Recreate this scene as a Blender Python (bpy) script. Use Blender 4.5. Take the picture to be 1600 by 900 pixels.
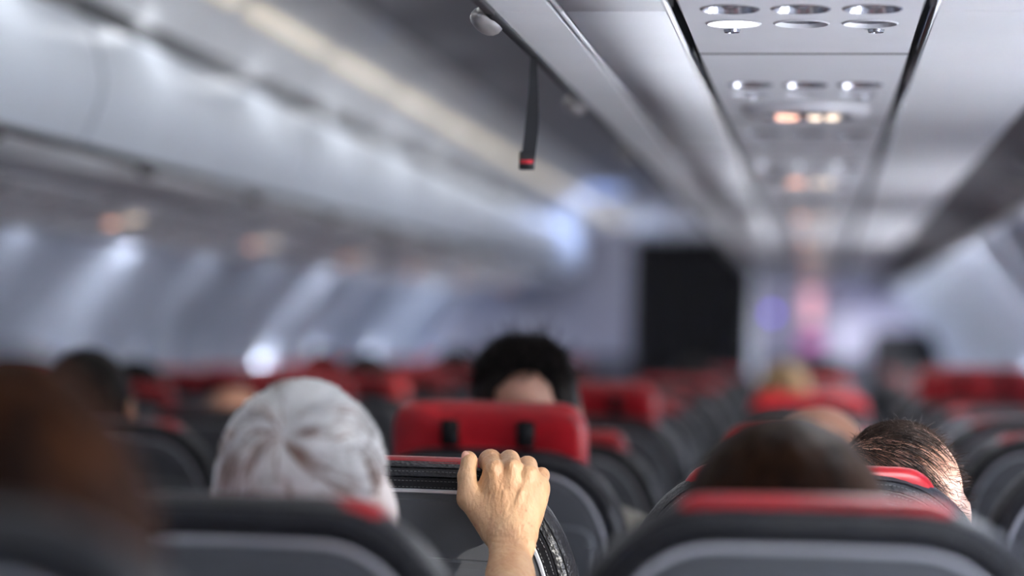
import bpy, bmesh, math, random
import numpy as np
from mathutils import Vector, Matrix
random.seed(7); rng = np.random.default_rng(7)
for o in list(bpy.data.objects): bpy.data.objects.remove(o)
SC = bpy.context.scene; COL = SC.collection
E = 1.25                      # eye height of the photographer above the cabin floor
# ---------------------------------------------------------------- camera
FPX = 3500.0
th = math.atan(479.3/FPX); ph = math.atan(66.7/FPX); ra = math.radians(1.0)
F = Vector((-math.sin(th)*math.cos(ph), math.cos(th)*math.cos(ph), math.sin(ph)))
R0 = Vector((math.cos(th), math.sin(th), 0)); U0 = R0.cross(F)
R = R0*math.cos(ra) + U0*math.sin(ra); U = U0*math.cos(ra) - R0*math.sin(ra)
cd = bpy.data.cameras.new('camera'); cam = bpy.data.objects.new('camera', cd); COL.objects.link(cam)
M4 = Matrix((R, U, -F)).transposed().to_4x4(); M4.translation = Vector((0, 0, E)); cam.matrix_world = M4
cd.sensor_width = 36; cd.lens = FPX/1600*36; cd.clip_start = 0.05; cd.clip_end = 200
cd.dof.use_dof = True; cd.dof.focus_distance = 2.63; cd.dof.aperture_fstop = 1.55; cd.dof.aperture_blades = 0
SC.camera = cam
def W(px, py, Y):             # point of the cabin at depth Y seen at a pixel (used once to measure the hand and heads)
    d = F*FPX + R*(px-800) + U*(450-py)
    d = d*(Y/d.y); return Vector((d.x, Y, E+d.z))
# ---------------------------------------------------------------- world, sun, exposure
wd = bpy.data.worlds.new('sky'); SC.world = wd; wd.use_nodes = True
wn = wd.node_tree; bg = wn.nodes['Background']; bg.inputs[1].default_value = 40.0
wt_ = wn.nodes.new('ShaderNodeTexCoord'); wsx = wn.nodes.new('ShaderNodeSeparateXYZ'); wr_ = wn.nodes.new('ShaderNodeValToRGB')   # sunlit cloud deck below, blue sky above
wn.links.new(wt_.outputs['Generated'], wsx.inputs[0]); wn.links.new(wsx.outputs['Z'], wr_.inputs[0]); wn.links.new(wr_.outputs[0], bg.inputs[0])
wr_.color_ramp.elements[0].position = 0.0; wr_.color_ramp.elements[0].color = (0.93, 0.95, 1.0, 1); wr_.color_ramp.elements[1].position = 0.35; wr_.color_ramp.elements[1].color = (0.15, 0.26, 0.55, 1)
SUN_DIR = Vector((0.78, -0.624, 0.018)).normalized()     # towards the sun, low on the right, behind the viewer
sl = bpy.data.lights.new('sun', 'SUN'); sl.energy = 3.8; sl.angle = math.radians(0.6); sl.color = (1.0, 0.93, 0.80)
so = bpy.data.objects.new('sun', sl); COL.objects.link(so); so.location = (6, -6, 4)
so.rotation_euler = SUN_DIR.to_track_quat('Z', 'Y').to_euler()
vs = SC.view_settings; vs.view_transform = 'Standard'; vs.look = 'None'; vs.exposure = 0.12; vs.gamma = 1.0; vs.use_curve_mapping = False
# ---------------------------------------------------------------- materials
def mat(name, col, rough=0.5, metal=0.0, var=0.0, nscale=8.0, bump=0.0, bscale=60.0, col2=None, spec=0.5, sss=0.0, coat=0.0, emit=None, estr=0.0, stretch=(1,1,1), voro=False):
    m = bpy.data.materials.new(name); m.use_nodes = True; nt = m.node_tree; b = nt.nodes['Principled BSDF']
    b.inputs['Base Color'].default_value = (*col, 1); b.inputs['Roughness'].default_value = rough
    b.inputs['Metallic'].default_value = metal; b.inputs['Specular IOR Level'].default_value = spec
    b.inputs['Coat Weight'].default_value = coat
    if sss:
        b.inputs['Subsurface Weight'].default_value = sss; b.inputs['Subsurface Radius'].default_value = (0.009, 0.004, 0.002); b.inputs['Subsurface Scale'].default_value = 1.0
    if emit: b.inputs['Emission Color'].default_value = (*emit, 1); b.inputs['Emission Strength'].default_value = estr
    tc = nt.nodes.new('ShaderNodeTexCoord'); mp = nt.nodes.new('ShaderNodeMapping'); mp.inputs['Scale'].default_value = stretch
    nt.links.new(tc.outputs['Object'], mp.inputs['Vector'])
    if var or col2:
        n = nt.nodes.new('ShaderNodeTexNoise'); n.inputs['Scale'].default_value = nscale; n.inputs['Detail'].default_value = 4
        nt.links.new(mp.outputs[0], n.inputs['Vector'])
        r = nt.nodes.new('ShaderNodeValToRGB'); r.color_ramp.elements[0].position = 0.35; r.color_ramp.elements[1].position = 0.68
        c2 = col2 or tuple(min(1, c*(1+var)) for c in col); c1 = col if col2 else tuple(c*(1-var) for c in col)
        r.color_ramp.elements[0].color = (*c1, 1); r.color_ramp.elements[1].color = (*c2, 1)
        nt.links.new(n.outputs['Fac'], r.inputs[0]); nt.links.new(r.outputs[0], b.inputs['Base Color'])
    if bump:
        n2 = nt.nodes.new('ShaderNodeTexVoronoi' if voro else 'ShaderNodeTexNoise'); n2.inputs['Scale'].default_value = bscale
        if not voro: n2.inputs['Detail'].default_value = 5
        nt.links.new(mp.outputs[0], n2.inputs['Vector'])
        bn = nt.nodes.new('ShaderNodeBump'); bn.inputs['Strength'].default_value = bump; bn.inputs['Distance'].default_value = 0.002
        nt.links.new(n2.outputs[0], bn.inputs['Height']); nt.links.new(bn.outputs[0], b.inputs['Normal'])
    return m
M = {}
ORD = ['first', 'second', 'third', 'fourth', 'fifth', 'sixth', 'seventh', 'eighth', 'ninth', 'tenth', 'eleventh', 'twelfth', 'thirteenth', 'fourteenth', 'fifteenth', 'sixteenth', 'seventeenth', 'eighteenth']
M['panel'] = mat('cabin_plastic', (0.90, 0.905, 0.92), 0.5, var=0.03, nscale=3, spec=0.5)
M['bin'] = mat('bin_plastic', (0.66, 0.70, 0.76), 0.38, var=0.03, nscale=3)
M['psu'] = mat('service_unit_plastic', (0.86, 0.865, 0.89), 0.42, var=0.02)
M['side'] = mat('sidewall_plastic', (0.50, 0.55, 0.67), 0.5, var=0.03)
M['aisleceil'] = mat('unlit_ceiling_grey', (0.27, 0.27, 0.30), 0.6, var=0.03)  # darker grey puts the unlit look of the aisle ceiling into the colour
M['cove'] = mat('cove_plastic', (0.82, 0.83, 0.84), 0.5, var=0.03)
M['gap'] = mat('dark_gap', (0.010, 0.010, 0.011), 0.7, spec=0.1)
M['gapshade'] = mat('shaded_gap_grey', (0.16, 0.16, 0.165), 0.5)  # grey that paints shade into the sidewall gap and bin top seam
M['stripdiff'] = mat('strip_diffuser', (0.8, 0.8, 0.82), 0.5, emit=(0.9, 0.94, 1.0), estr=0.12)
M['rubber'] = mat('dark_rubber_trim', (0.03, 0.03, 0.032), 0.4)
M['white'] = mat('white_plastic', (0.85, 0.85, 0.87), 0.25)
M['latch'] = mat('latch_plastic', (0.30, 0.28, 0.27), 0.3)
M['latchdark'] = mat('latch_dark', (0.07, 0.055, 0.05), 0.4)
M['rail'] = mat('rail_metal', (0.35, 0.35, 0.36), 0.25, metal=0.9)
M['chrome'] = mat('bright_metal', (0.75, 0.75, 0.78), 0.18, metal=1.0)
M['lens'] = mat('unlit_lens', (0.06, 0.06, 0.08), 0.15)
M['lamp'] = mat('lit_reading_lamp', (1, 1, 1), 0.3, emit=(0.95, 0.96, 1.0), estr=6)
M['amber'] = mat('lit_amber_sign', (0.9, 0.5, 0.3), 0.3, emit=(1.0, 0.55, 0.40), estr=3)
M['cream'] = mat('lit_cream_sign', (0.9, 0.8, 0.6), 0.3, emit=(1.0, 0.80, 0.62), estr=3.2)
M['signglass'] = mat('sign_glass', (0.16, 0.17, 0.18), 0.12)
M['covelamp'] = mat('cove_lamp', (0.9, 0.85, 0.75), 0.5, emit=(1.0, 0.88, 0.68), estr=0.45)
M['floor'] = mat('cabin_carpet', (0.16, 0.165, 0.19), 0.95, var=0.3, nscale=200, bump=0.5, bscale=400)
M['leather'] = mat('black_leather', (0.014, 0.014, 0.017), 0.36, bump=0.35, bscale=260, voro=True, var=0.2, spec=0.5)
M['shell'] = mat('grey_seat_shell', (0.080, 0.083, 0.092), 0.40, bump=0.12, bscale=900, var=0.05)
M['trim'] = mat('silver_seat_trim', (0.75, 0.75, 0.80), 0.25, metal=0.5)
M['red'] = mat('red_leather', (0.33, 0.006, 0.011), 0.36, var=0.25, nscale=14, bump=0.5, bscale=30)
M['redthread'] = mat('thread', (0.13, 0.13, 0.13), 0.7)
M['fabric'] = mat('seat_pan_leather', (0.022, 0.022, 0.026), 0.45)
M['skin'] = mat('skin', (0.62, 0.33, 0.20), 0.5, sss=0.12, col2=(0.56, 0.27, 0.155), nscale=14, bump=0.25, bscale=160)
M['skindark'] = mat('tanned_skin', (0.34, 0.17, 0.11), 0.5, sss=0.08, col2=(0.30, 0.14, 0.09), nscale=14)
M['skinpale'] = mat('pale_scalp_skin', (0.45, 0.23, 0.16), 0.5, sss=0.12, col2=(0.52, 0.29, 0.205), nscale=20, bump=0.2, bscale=200)
M['black'] = mat('black_screen', (0.006, 0.006, 0.007), 0.35)
M['curtain'] = mat('dark_curtain', (0.010, 0.009, 0.009), 0.8)
M['nail'] = mat('nail', (0.66, 0.36, 0.28), 0.25, sss=0.1)
M['shade'] = mat('window_shade', (0.55, 0.57, 0.62), 0.6)
def hairmat(name, c1, c2, rough=0.45):
    return mat(name, c1, rough, col2=c2, nscale=60, bump=0.6, bscale=120, stretch=(1, 1, 0.15), spec=0.05)
M['h_white'] = mat('white_hair', (0.84, 0.83, 0.82), 0.5, col2=(0.93, 0.92, 0.92), nscale=40)
M['h_whitebase'] = mat('white_hair_underlayer', (0.46, 0.33, 0.28), 0.6, col2=(0.72, 0.66, 0.63), nscale=22, stretch=(1, 1, 0.3))
M['h_brown'] = hairmat('long_brown_hair', (0.005, 0.0025, 0.0018), (0.055, 0.018, 0.0065), 0.65)
M['h_bob'] = hairmat('dark_brown_hair', (0.008, 0.0035, 0.002), (0.026, 0.011, 0.005), 0.6)
M['h_dark'] = hairmat('black_hair', (0.008, 0.007, 0.007), (0.022, 0.018, 0.016))
M['h_blond'] = hairmat('blond_hair', (0.30, 0.19, 0.09), (0.45, 0.30, 0.16))
M['h_grey'] = mat('greying_hair', (0.022, 0.014, 0.011), 0.4, col2=(0.07, 0.045, 0.036), nscale=60, spec=0.25)
for i, c in enumerate([(0.30, 0.32, 0.36), (0.05, 0.06, 0.10), (0.30, 0.05, 0.05), (0.35, 0.33, 0.28), (0.04, 0.04, 0.045)]):
    M['shirt%d' % i] = mat('shirt_cloth_%d' % i, c, 0.85, bump=0.3, bscale=300)
M['trousers'] = mat('trouser_cloth', (0.03, 0.035, 0.05), 0.85)
g = bpy.data.materials.new('window_glass'); g.use_nodes = True; nt = g.node_tree; nt.nodes.clear()
o_ = nt.nodes.new('ShaderNodeOutputMaterial'); mx = nt.nodes.new('ShaderNodeMixShader'); tr = nt.nodes.new('ShaderNodeBsdfTransparent'); gl = nt.nodes.new('ShaderNodeBsdfGlossy')
gl.inputs['Roughness'].default_value = 0.05; mx.inputs[0].default_value = 0.06; tr.inputs[0].default_value = (0.95, 0.97, 1, 1)
nt.links.new(tr.outputs[0], mx.inputs[1]); nt.links.new(gl.outputs[0], mx.inputs[2]); nt.links.new(mx.outputs[0], o_.inputs[0]); M['glass'] = g
# ---------------------------------------------------------------- object helpers
def mesh_from(verts, faces, name='m', smooth=True):
    me = bpy.data.meshes.new(name); me.from_pydata([tuple(map(float, v)) for v in verts], [], [tuple(map(int, f)) for f in faces]); me.validate()
    if smooth: me.polygons.foreach_set('use_smooth', [True]*len(me.polygons))
    me.update(); return me
def link(name, me, m, parent=None, loc=None):
    o = bpy.data.objects.new(name, me); COL.objects.link(o)
    if m is not None and me is not None:
        if len(me.materials) == 0: me.materials.append(m)
        elif me.materials[0] != m: o.material_slots[0].link = 'OBJECT'; o.material_slots[0].material = m
    if parent: o.parent = parent
    if loc is not None: o.location = loc
    return o
def tag(o, label, cat=None, group=None, kind=None):
    if label: o['label'] = label
    if cat: o['category'] = cat
    if group: o['group'] = group
    if kind: o['kind'] = kind
    return o
def thing(name, label, cat, loc=(0, 0, 0), group=None):
    o = bpy.data.objects.new(name, None); COL.objects.link(o); o.location = loc; o.empty_display_size = 0.05
    return tag(o, label, cat, group)
def kids(o): return [c for c in bpy.data.objects if c.parent == o]
def copy_tree(o, km, parent=None):
    c = o.copy(); COL.objects.link(c)
    if parent: c.parent = parent
    for ch in km.get(o.name, []): copy_tree(ch, km, c)
    return c
class MB:
    def __init__(s): s.v = []; s.f = []
    def add(s, v, f):
        n = len(s.v); s.v += [tuple(p) for p in v]; s.f += [tuple(i+n for i in q) for q in f]; return s
    def box(s, x0, x1, y0, y1, z0, z1):
        v = [(x, y, z) for x in (x0, x1) for y in (y0, y1) for z in (z0, z1)]
        return s.add(v, [(0, 1, 3, 2), (4, 6, 7, 5), (0, 4, 5, 1), (2, 3, 7, 6), (0, 2, 6, 4), (1, 5, 7, 3)])
    def rings(s, rs, closed=True, cap0=False, cap1=False):
        n = len(rs[0]); v = [p for r in rs for p in r]; f = []
        for i in range(len(rs)-1):
            for j in range(n if closed else n-1):
                k = (j+1) % n; f.append((i*n+j, i*n+k, (i+1)*n+k, (i+1)*n+j))
        if cap0: f.append(tuple(reversed(range(n))))
        if cap1: f.append(tuple((len(rs)-1)*n+j for j in range(n)))
        return s.add(v, f)
    def tube(s, pts, r, n=8, caps=True):
        rs = []; pts = [Vector(p) for p in pts]
        for i, p in enumerate(pts):
            t = (pts[min(i+1, len(pts)-1)]-pts[max(i-1, 0)]).normalized()
            a = t.cross(Vector((0, 1, 0.01))); a = a.normalized() if a.length > 1e-4 else Vector((1, 0, 0)); b = t.cross(a).normalized()
            rr = r[i] if isinstance(r, (list, tuple)) else r
            rs.append([tuple(p+(a*math.cos(q)+b*math.sin(q))*rr) for q in [2*math.pi*k/n for k in range(n)]])
        return s.rings(rs, True, caps, caps)
    def lathe(s, prof, c, n=24, axis='z', sx=1, sy=1):   # prof: (radius, height) about c
        rs = [[(c[0]+r*math.cos(q)*sx, c[1]+r*math.sin(q)*sy, c[2]+h) for q in [2*math.pi*k/n for k in range(n)]] for r, h in prof]
        return s.rings(rs)
    def mesh(s, name='m', smooth=True, bevel=0, angle=0.6):
        bm = bmesh.new(); vs_ = [bm.verts.new(p) for p in s.v]
        for f in s.f:
            try: bm.faces.new([vs_[i] for i in f])
            except ValueError: pass
        bmesh.ops.recalc_face_normals(bm, faces=bm.faces)
        if bevel:
            es = [e for e in bm.edges if len(e.link_faces) == 2 and e.calc_face_angle(0) > 0.7]
            bmesh.ops.bevel(bm, geom=es, offset=bevel, segments=2, affect='EDGES', clamp_overlap=True)
        me = bpy.data.meshes.new(name); 
        for e in bm.edges:
            if len(e.link_faces) == 2 and e.calc_face_angle(0) > angle: e.smooth = False
        bm.to_mesh(me); bm.free()
        if smooth: me.polygons.foreach_set('use_smooth', [True]*len(me.polygons))
        return me
def extrude_prof(pts, y0, y1, closed=True):   # cross-section (x,z) run along the cabin
    b = MB(); b.rings([[(x, y0, z) for x, z in pts], [(x, y1, z) for x, z in pts]], closed, closed, closed); return b
# ---------------------------------------------------------------- cabin shell
Y_A, Y_B = -1.5, 17.0
XC = -0.935
def mirror(x): return 2*XC-x
fl = link('floor', MB().box(mirror(0.95), 0.95, Y_A, Y_B, -0.05, 0).mesh(), M['floor']); tag(fl, None, kind='structure')
# sidewall profile (right side), from under the bin down to the floor, z relative to the eye
SP = [(0.500, 0.300), (0.515, 0.285), (0.545, 0.245), (0.62, 0.16), (0.70, 0.06), (0.765, -0.05), (0.81, -0.18), (0.835, -0.32), (0.845, -0.50), (0.84, -0.70), (0.82, -0.95), (0.79, -1.26)]
SPn = np.array(SP); seg = np.r_[0, np.cumsum(np.linalg.norm(np.diff(SPn, axis=0), axis=1))]
def sidept(t, y, side, out=0.0):
    x = np.interp(t, seg, SPn[:, 0]); z = np.interp(t, seg, SPn[:, 1])
    e = 0.02; tx = np.interp(t+e, seg, SPn[:, 0])-np.interp(t-e, seg, SPn[:, 0]); tz = np.interp(t+e, seg, SPn[:, 1])-np.interp(t-e, seg, SPn[:, 1])
    l = math.hypot(tx, tz); x += -tz/l*out; z += tx/l*out
    return ((x if side > 0 else mirror(x)), y, E+z)
T_WIN = float(np.interp(0.24, -SPn[:, 1], seg))      # window centre along the profile
PW = 0.53; WY0 = 1.665-0.53*6.5
def rrect(hw, hh, n, p=3.2):
    return [(hw*math.copysign(abs(math.cos(a))**(2/p), math.cos(a)), hh*math.copysign(abs(math.sin(a))**(2/p), math.sin(a))) for a in [2*math.pi*k/n for k in range(n)]]
def side_panel(yc, side):
    n = 40; inner = rrect(0.115, 0.17, n); tmax = seg[-1]
    outer = []
    for k in range(n):
        a = 2*math.pi*k/n; c, s_ = math.cos(a), math.sin(a); m_ = max(abs(c), abs(s_)); outer.append((c/m_, s_/m_))
    def ring(f, out):
        r = []
        for (a, b), (oa, ob) in zip(inner, outer):
            oy = oa*PW/2; ot = (T_WIN+0.02 if ob < 0 else 0)
            full = ob*(T_WIN if ob < 0 else tmax-T_WIN)
            y = a*(1-f)+oy*f; t = b*(1-f)+full*f
            r.append(sidept(T_WIN+t, yc+y, side, out))
        return r
    rs = [ring(0, 0.062), ring(0.0, 0.03), ring(0.012, 0.012), ring(0.05, 0.004), ring(0.12, 0.006), ring(0.16, 0)] + [ring(f, 0) for f in (0.3, 0.42, 0.54, 0.66, 0.78, 0.88, 0.94, 0.965)] + [ring(0.975, 0.004), ring(1.0, 0.007)]
    return MB().rings(rs).mesh()
for side, nm in ((1, 'wall_right'), (-1, 'wall_left')):
    xo = 0.93
    outp = [(0.335, 0.40), (0.5, 0.40), (0.70, 0.20)]
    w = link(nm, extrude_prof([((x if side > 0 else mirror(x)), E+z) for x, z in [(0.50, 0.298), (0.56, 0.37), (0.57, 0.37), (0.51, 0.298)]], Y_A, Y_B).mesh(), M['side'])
    tag(w, None, kind='structure')
    pm = side_panel(0, side)
    k = 0; wi = 0
    y = WY0+PW/2
    gm = None
    while y < Y_B:
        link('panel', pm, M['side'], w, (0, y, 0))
        wi += 1
        if gm is None:
            lp = rrect(0.115, 0.17, 40)
            gm = MB().add([sidept(T_WIN+b, a, side, 0.055) for a, b in lp], [tuple(range(40))]).mesh()
            c0 = sidept(T_WIN, 0, side, 0.05)
            lo = rrect(0.113, 0.168, 40)
            fr = MB().rings([[sidept(T_WIN+b*s_, a*s_, side, o) for a, b in lo] for s_, o in ((1.0, 0.028), (0.90, 0.034), (0.88, 0.05), (0.97, 0.056))]).mesh()
            sh = MB(); ys = [-0.112, -0.056, 0, 0.056, 0.112]
            def shade_mesh(frac):
                b_ = MB(); tt = [-0.17+0.34*frac*q/6 for q in range(7)]
                def hw(t): return 0.112*(max(0.0, 1-abs(t/0.17)**3.2))**(1/3.2)
                b_.rings([[sidept(T_WIN+t, ww*hw(t), side, 0.046) for ww in (-1, -0.5, 0, 0.5, 1)] for t in tt], closed=False)
                return b_.mesh()
            shm = {q: shade_mesh(q) for q in (0.3, 1.0)}
        n_ = (wi*2-1) if side > 0 else wi*2
        wt = thing('window_%d' % n_, None, None, (0, y, 0)); wt['kind'] = 'structure'
        link('window_frame', fr, M['white'], wt); link('pane', gm, M['glass'], wt)
        if side < 0: q = 0.3 if min(abs(y-c_) for c_ in (10.5, 11.6, 13.4, 15.9)) < 0.26 else 1.0
        else: q = (1.0 if abs(y-1.08) < 0.1 or 3.3 < y < 4.5 or 5.6 < y < 6.8 or y < 0.3 or y > 9.0 else 0)
        if q: link('shade', shm[q], M['shade'], wt)
        wc = Vector(sidept(T_WIN, y, side, 0.07)); 
        pl = bpy.data.lights.new('window_portal', 'AREA'); pl.shape = 'RECTANGLE'; pl.size = 0.34; pl.size_y = 0.24
        pl.cycles.is_portal = True
        po = bpy.data.objects.new('window_portal', pl); COL.objects.link(po); po.location = wc
        nrm = Vector((-1 if side > 0 else 1, 0, -0.15)).normalized()
        po.rotation_euler = (-nrm).to_track_quat('Z', 'Y').to_euler()
        y += PW
for s_, n_ in ((1, 5), (-1, 6)):
    t = thing('trim_%d' % n_, None, None, (0, 0, E)); t['kind'] = 'structure'
    mx_ = (lambda x: x) if s_ > 0 else mirror
    link('gap_shade_strip', extrude_prof([(mx_(x), z) for x, z in [(0.318, 0.368), (0.40, 0.352), (0.498, 0.318), (0.50, 0.38), (0.318, 0.38)]], Y_A, Y_B).mesh(), M['gapshade'], t)  # dark strip painted in for the shaded gap between bins and sidewall
    y = 0.2; lv = MB().box(-0.06, 0.06, -0.05, 0.05, -0.004, 0.004).mesh(bevel=0.003)
    while y < 16:
        o = link('louvre', lv, M['latch'], t, (mx_(0.44), y, 0.334)); o.rotation_euler = (0, math.radians(19)*s_, 0); y += 0.53
# aisle ceiling with coves
cp = [(-1.505, 0.675), (-1.48, 0.72), (-1.42, 0.785), (-1.33, 0.84), (-1.235, 0.868)]
cpr = [(mirror(x), z) for x, z in cp]
prof = cp + cpr[::-1]
ce = link('ceiling', None, None); bpy.data.objects.remove(ce)
def sheet(pts, y0, y1, t=0.01):
    top = [(x, z+t) for x, z in pts]
    return extrude_prof([(x, E+z) for x, z in pts] + [(x, E+z) for x, z in reversed(top)], y0, y1)
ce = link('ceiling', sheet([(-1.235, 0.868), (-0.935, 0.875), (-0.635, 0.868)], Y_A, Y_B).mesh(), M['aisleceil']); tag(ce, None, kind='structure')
y = -1.34
while y < 16.9:
    y1 = min(y+1.92, Y_B)
    for pp in (cp, cpr): link('cove_panel', sheet(pp, y+0.002, y1-0.002).mesh(), M['cove'], ce)
    y += 1.92
tag(link('wall_rear', MB().box(mirror(0.95), 0.95, Y_A-0.05, Y_A, 0, E+0.9).mesh(), M['panel']), None, kind='structure')
tag(link('wall_front', MB().box(mirror(0.95), 0.95, Y_B, Y_B+0.05, 0, E+0.9).mesh(), M['panel']), None, kind='structure')
# outer fuselage skin above the bins keeps the cabin closed
for s_, nm in ((1, 'trim_1'), (-1, 'trim_2')):
    pts = [(0.56, 0.385), (0.30, 0.94), (-0.55, 0.94), (-0.55, 0.90), (0.27, 0.90), (0.50, 0.385)]
    if s_ < 0: pts = [(mirror(x), z) for x, z in pts]
    tag(link(nm, extrude_prof([(x, E+z) for x, z in pts], Y_A, Y_B).mesh(), M['gap']), None, kind='structure')
# sidewall light strips tucked between the bins and the sidewalls
sm_ = MB().box(-0.012, 0.012, -0.48, 0.48, -0.008, 0.008).mesh(bevel=0.004)
for k in range(17):
    for sd in (-1, 1):
        x = 0.486 if sd > 0 else mirror(0.486); yk = -0.9+1.06*k
        dim = 0.25 if sd > 0 and (3.2 < yk < 4.6 or 5.6 < yk < 6.9) else 1.0
        o = link('sidewall_light', sm_, M['stripdiff'], None, (x, yk, E+0.312))
        tag(o, 'slim strip lamp between the bins and the '+('near' if sd > 0 else 'far')+' sidewall, '+ORD[k]+' from the rear', 'lamp', 'sidewall strip lamps '+('right' if sd > 0 else 'left'))
        al = bpy.data.lights.new('sidewall_glow', 'AREA'); al.shape = 'RECTANGLE'; al.size = 0.03; al.size_y = 0.94; al.energy = (9.0 if yk > 5 else (13.0 if yk > 0.9 else 4.0))*dim if sd > 0 else (8.5 if min(abs(yk-c_) for c_ in (7.6, 10.8, 13.7)) < 0.54 else 2.4); al.color = (0.90, 0.94, 1.0)
        ao = bpy.data.objects.new('sidewall_glow', al); COL.objects.link(ao); ao.location = (x-0.002*sd, yk, E+0.300)
        ao.rotation_euler = Vector((-0.25*sd, 0, 1)).to_track_quat('Z', 'Y').to_euler()
# cove lamps along both edges of the aisle ceiling
lm = MB().box(-0.022, 0.022, -0.42, 0.42, -0.006, 0.006).mesh(bevel=0.004)
for k in range(18):
    for sd in (-1, 1):
        x = -1.405 if sd < 0 else mirror(-1.405)
        o = link('ceiling_light', lm, M['covelamp'], None, (x, -0.9+0.96*k, E+0.783)); o.rotation_euler = (0, math.radians(-38 if sd < 0 else 38)*-1*-1, 0)
        side_w = 'over the far side bins' if sd < 0 else 'above the near side bins'
        tag(o, 'cove strip lamp '+side_w+', '+ORD[k]+' from the rear', 'lamp', 'cove strip lamps '+('left' if sd < 0 else 'right'))
        al = bpy.data.lights.new('cove_glow', 'AREA'); al.shape = 'RECTANGLE'; al.size = 0.05; al.size_y = 0.84; al.energy = 2.3; al.color = (0.92, 0.95, 1.0)
        ao = bpy.data.objects.new('cove_glow', al); COL.objects.link(ao); ao.location = (x+(0.02 if sd < 0 else -0.02), -0.9+0.96*k, E+0.76)
        ao.rotation_euler = Vector((-0.5 if sd < 0 else 0.5, 0, 1)).to_track_quat('Z', 'Y').to_euler()
# ---------------------------------------------------------------- overhead bins
RIGHT_FACE = [(-0.367, 0.365), (-0.385, 0.40), (-0.408, 0.47), (-0.412, 0.52), (-0.395, 0.60), (-0.368, 0.645)]
def latch_mesh(side):
    b = MB(); s_ = side
    b.rings([[(s_*q*0.0+math.cos(a)*r_*0.72, y_*0.8, math.sin(a)*r_*0.62-0.012) for a in [2*math.pi*k/14 for k in range(14)]] for y_, r_, q in ((-0.07, 0.004, 0), (-0.062, 0.014, 0), (-0.04, 0.021, 0), (0, 0.023, 0), (0.04, 0.021, 0), (0.062, 0.014, 0), (0.07, 0.004, 0))], True, True, True)
    return b.mesh()
lat = {1: latch_mesh(1), -1: latch_mesh(-1)}
pad = MB().box(-0.012, 0.012, -0.03, 0.03, -0.026, -0.005).mesh(bevel=0.004)
LEFT_UNDER = [(-1.500, 0.358), (-1.60, 0.345), (-1.72, 0.322)]
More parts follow.
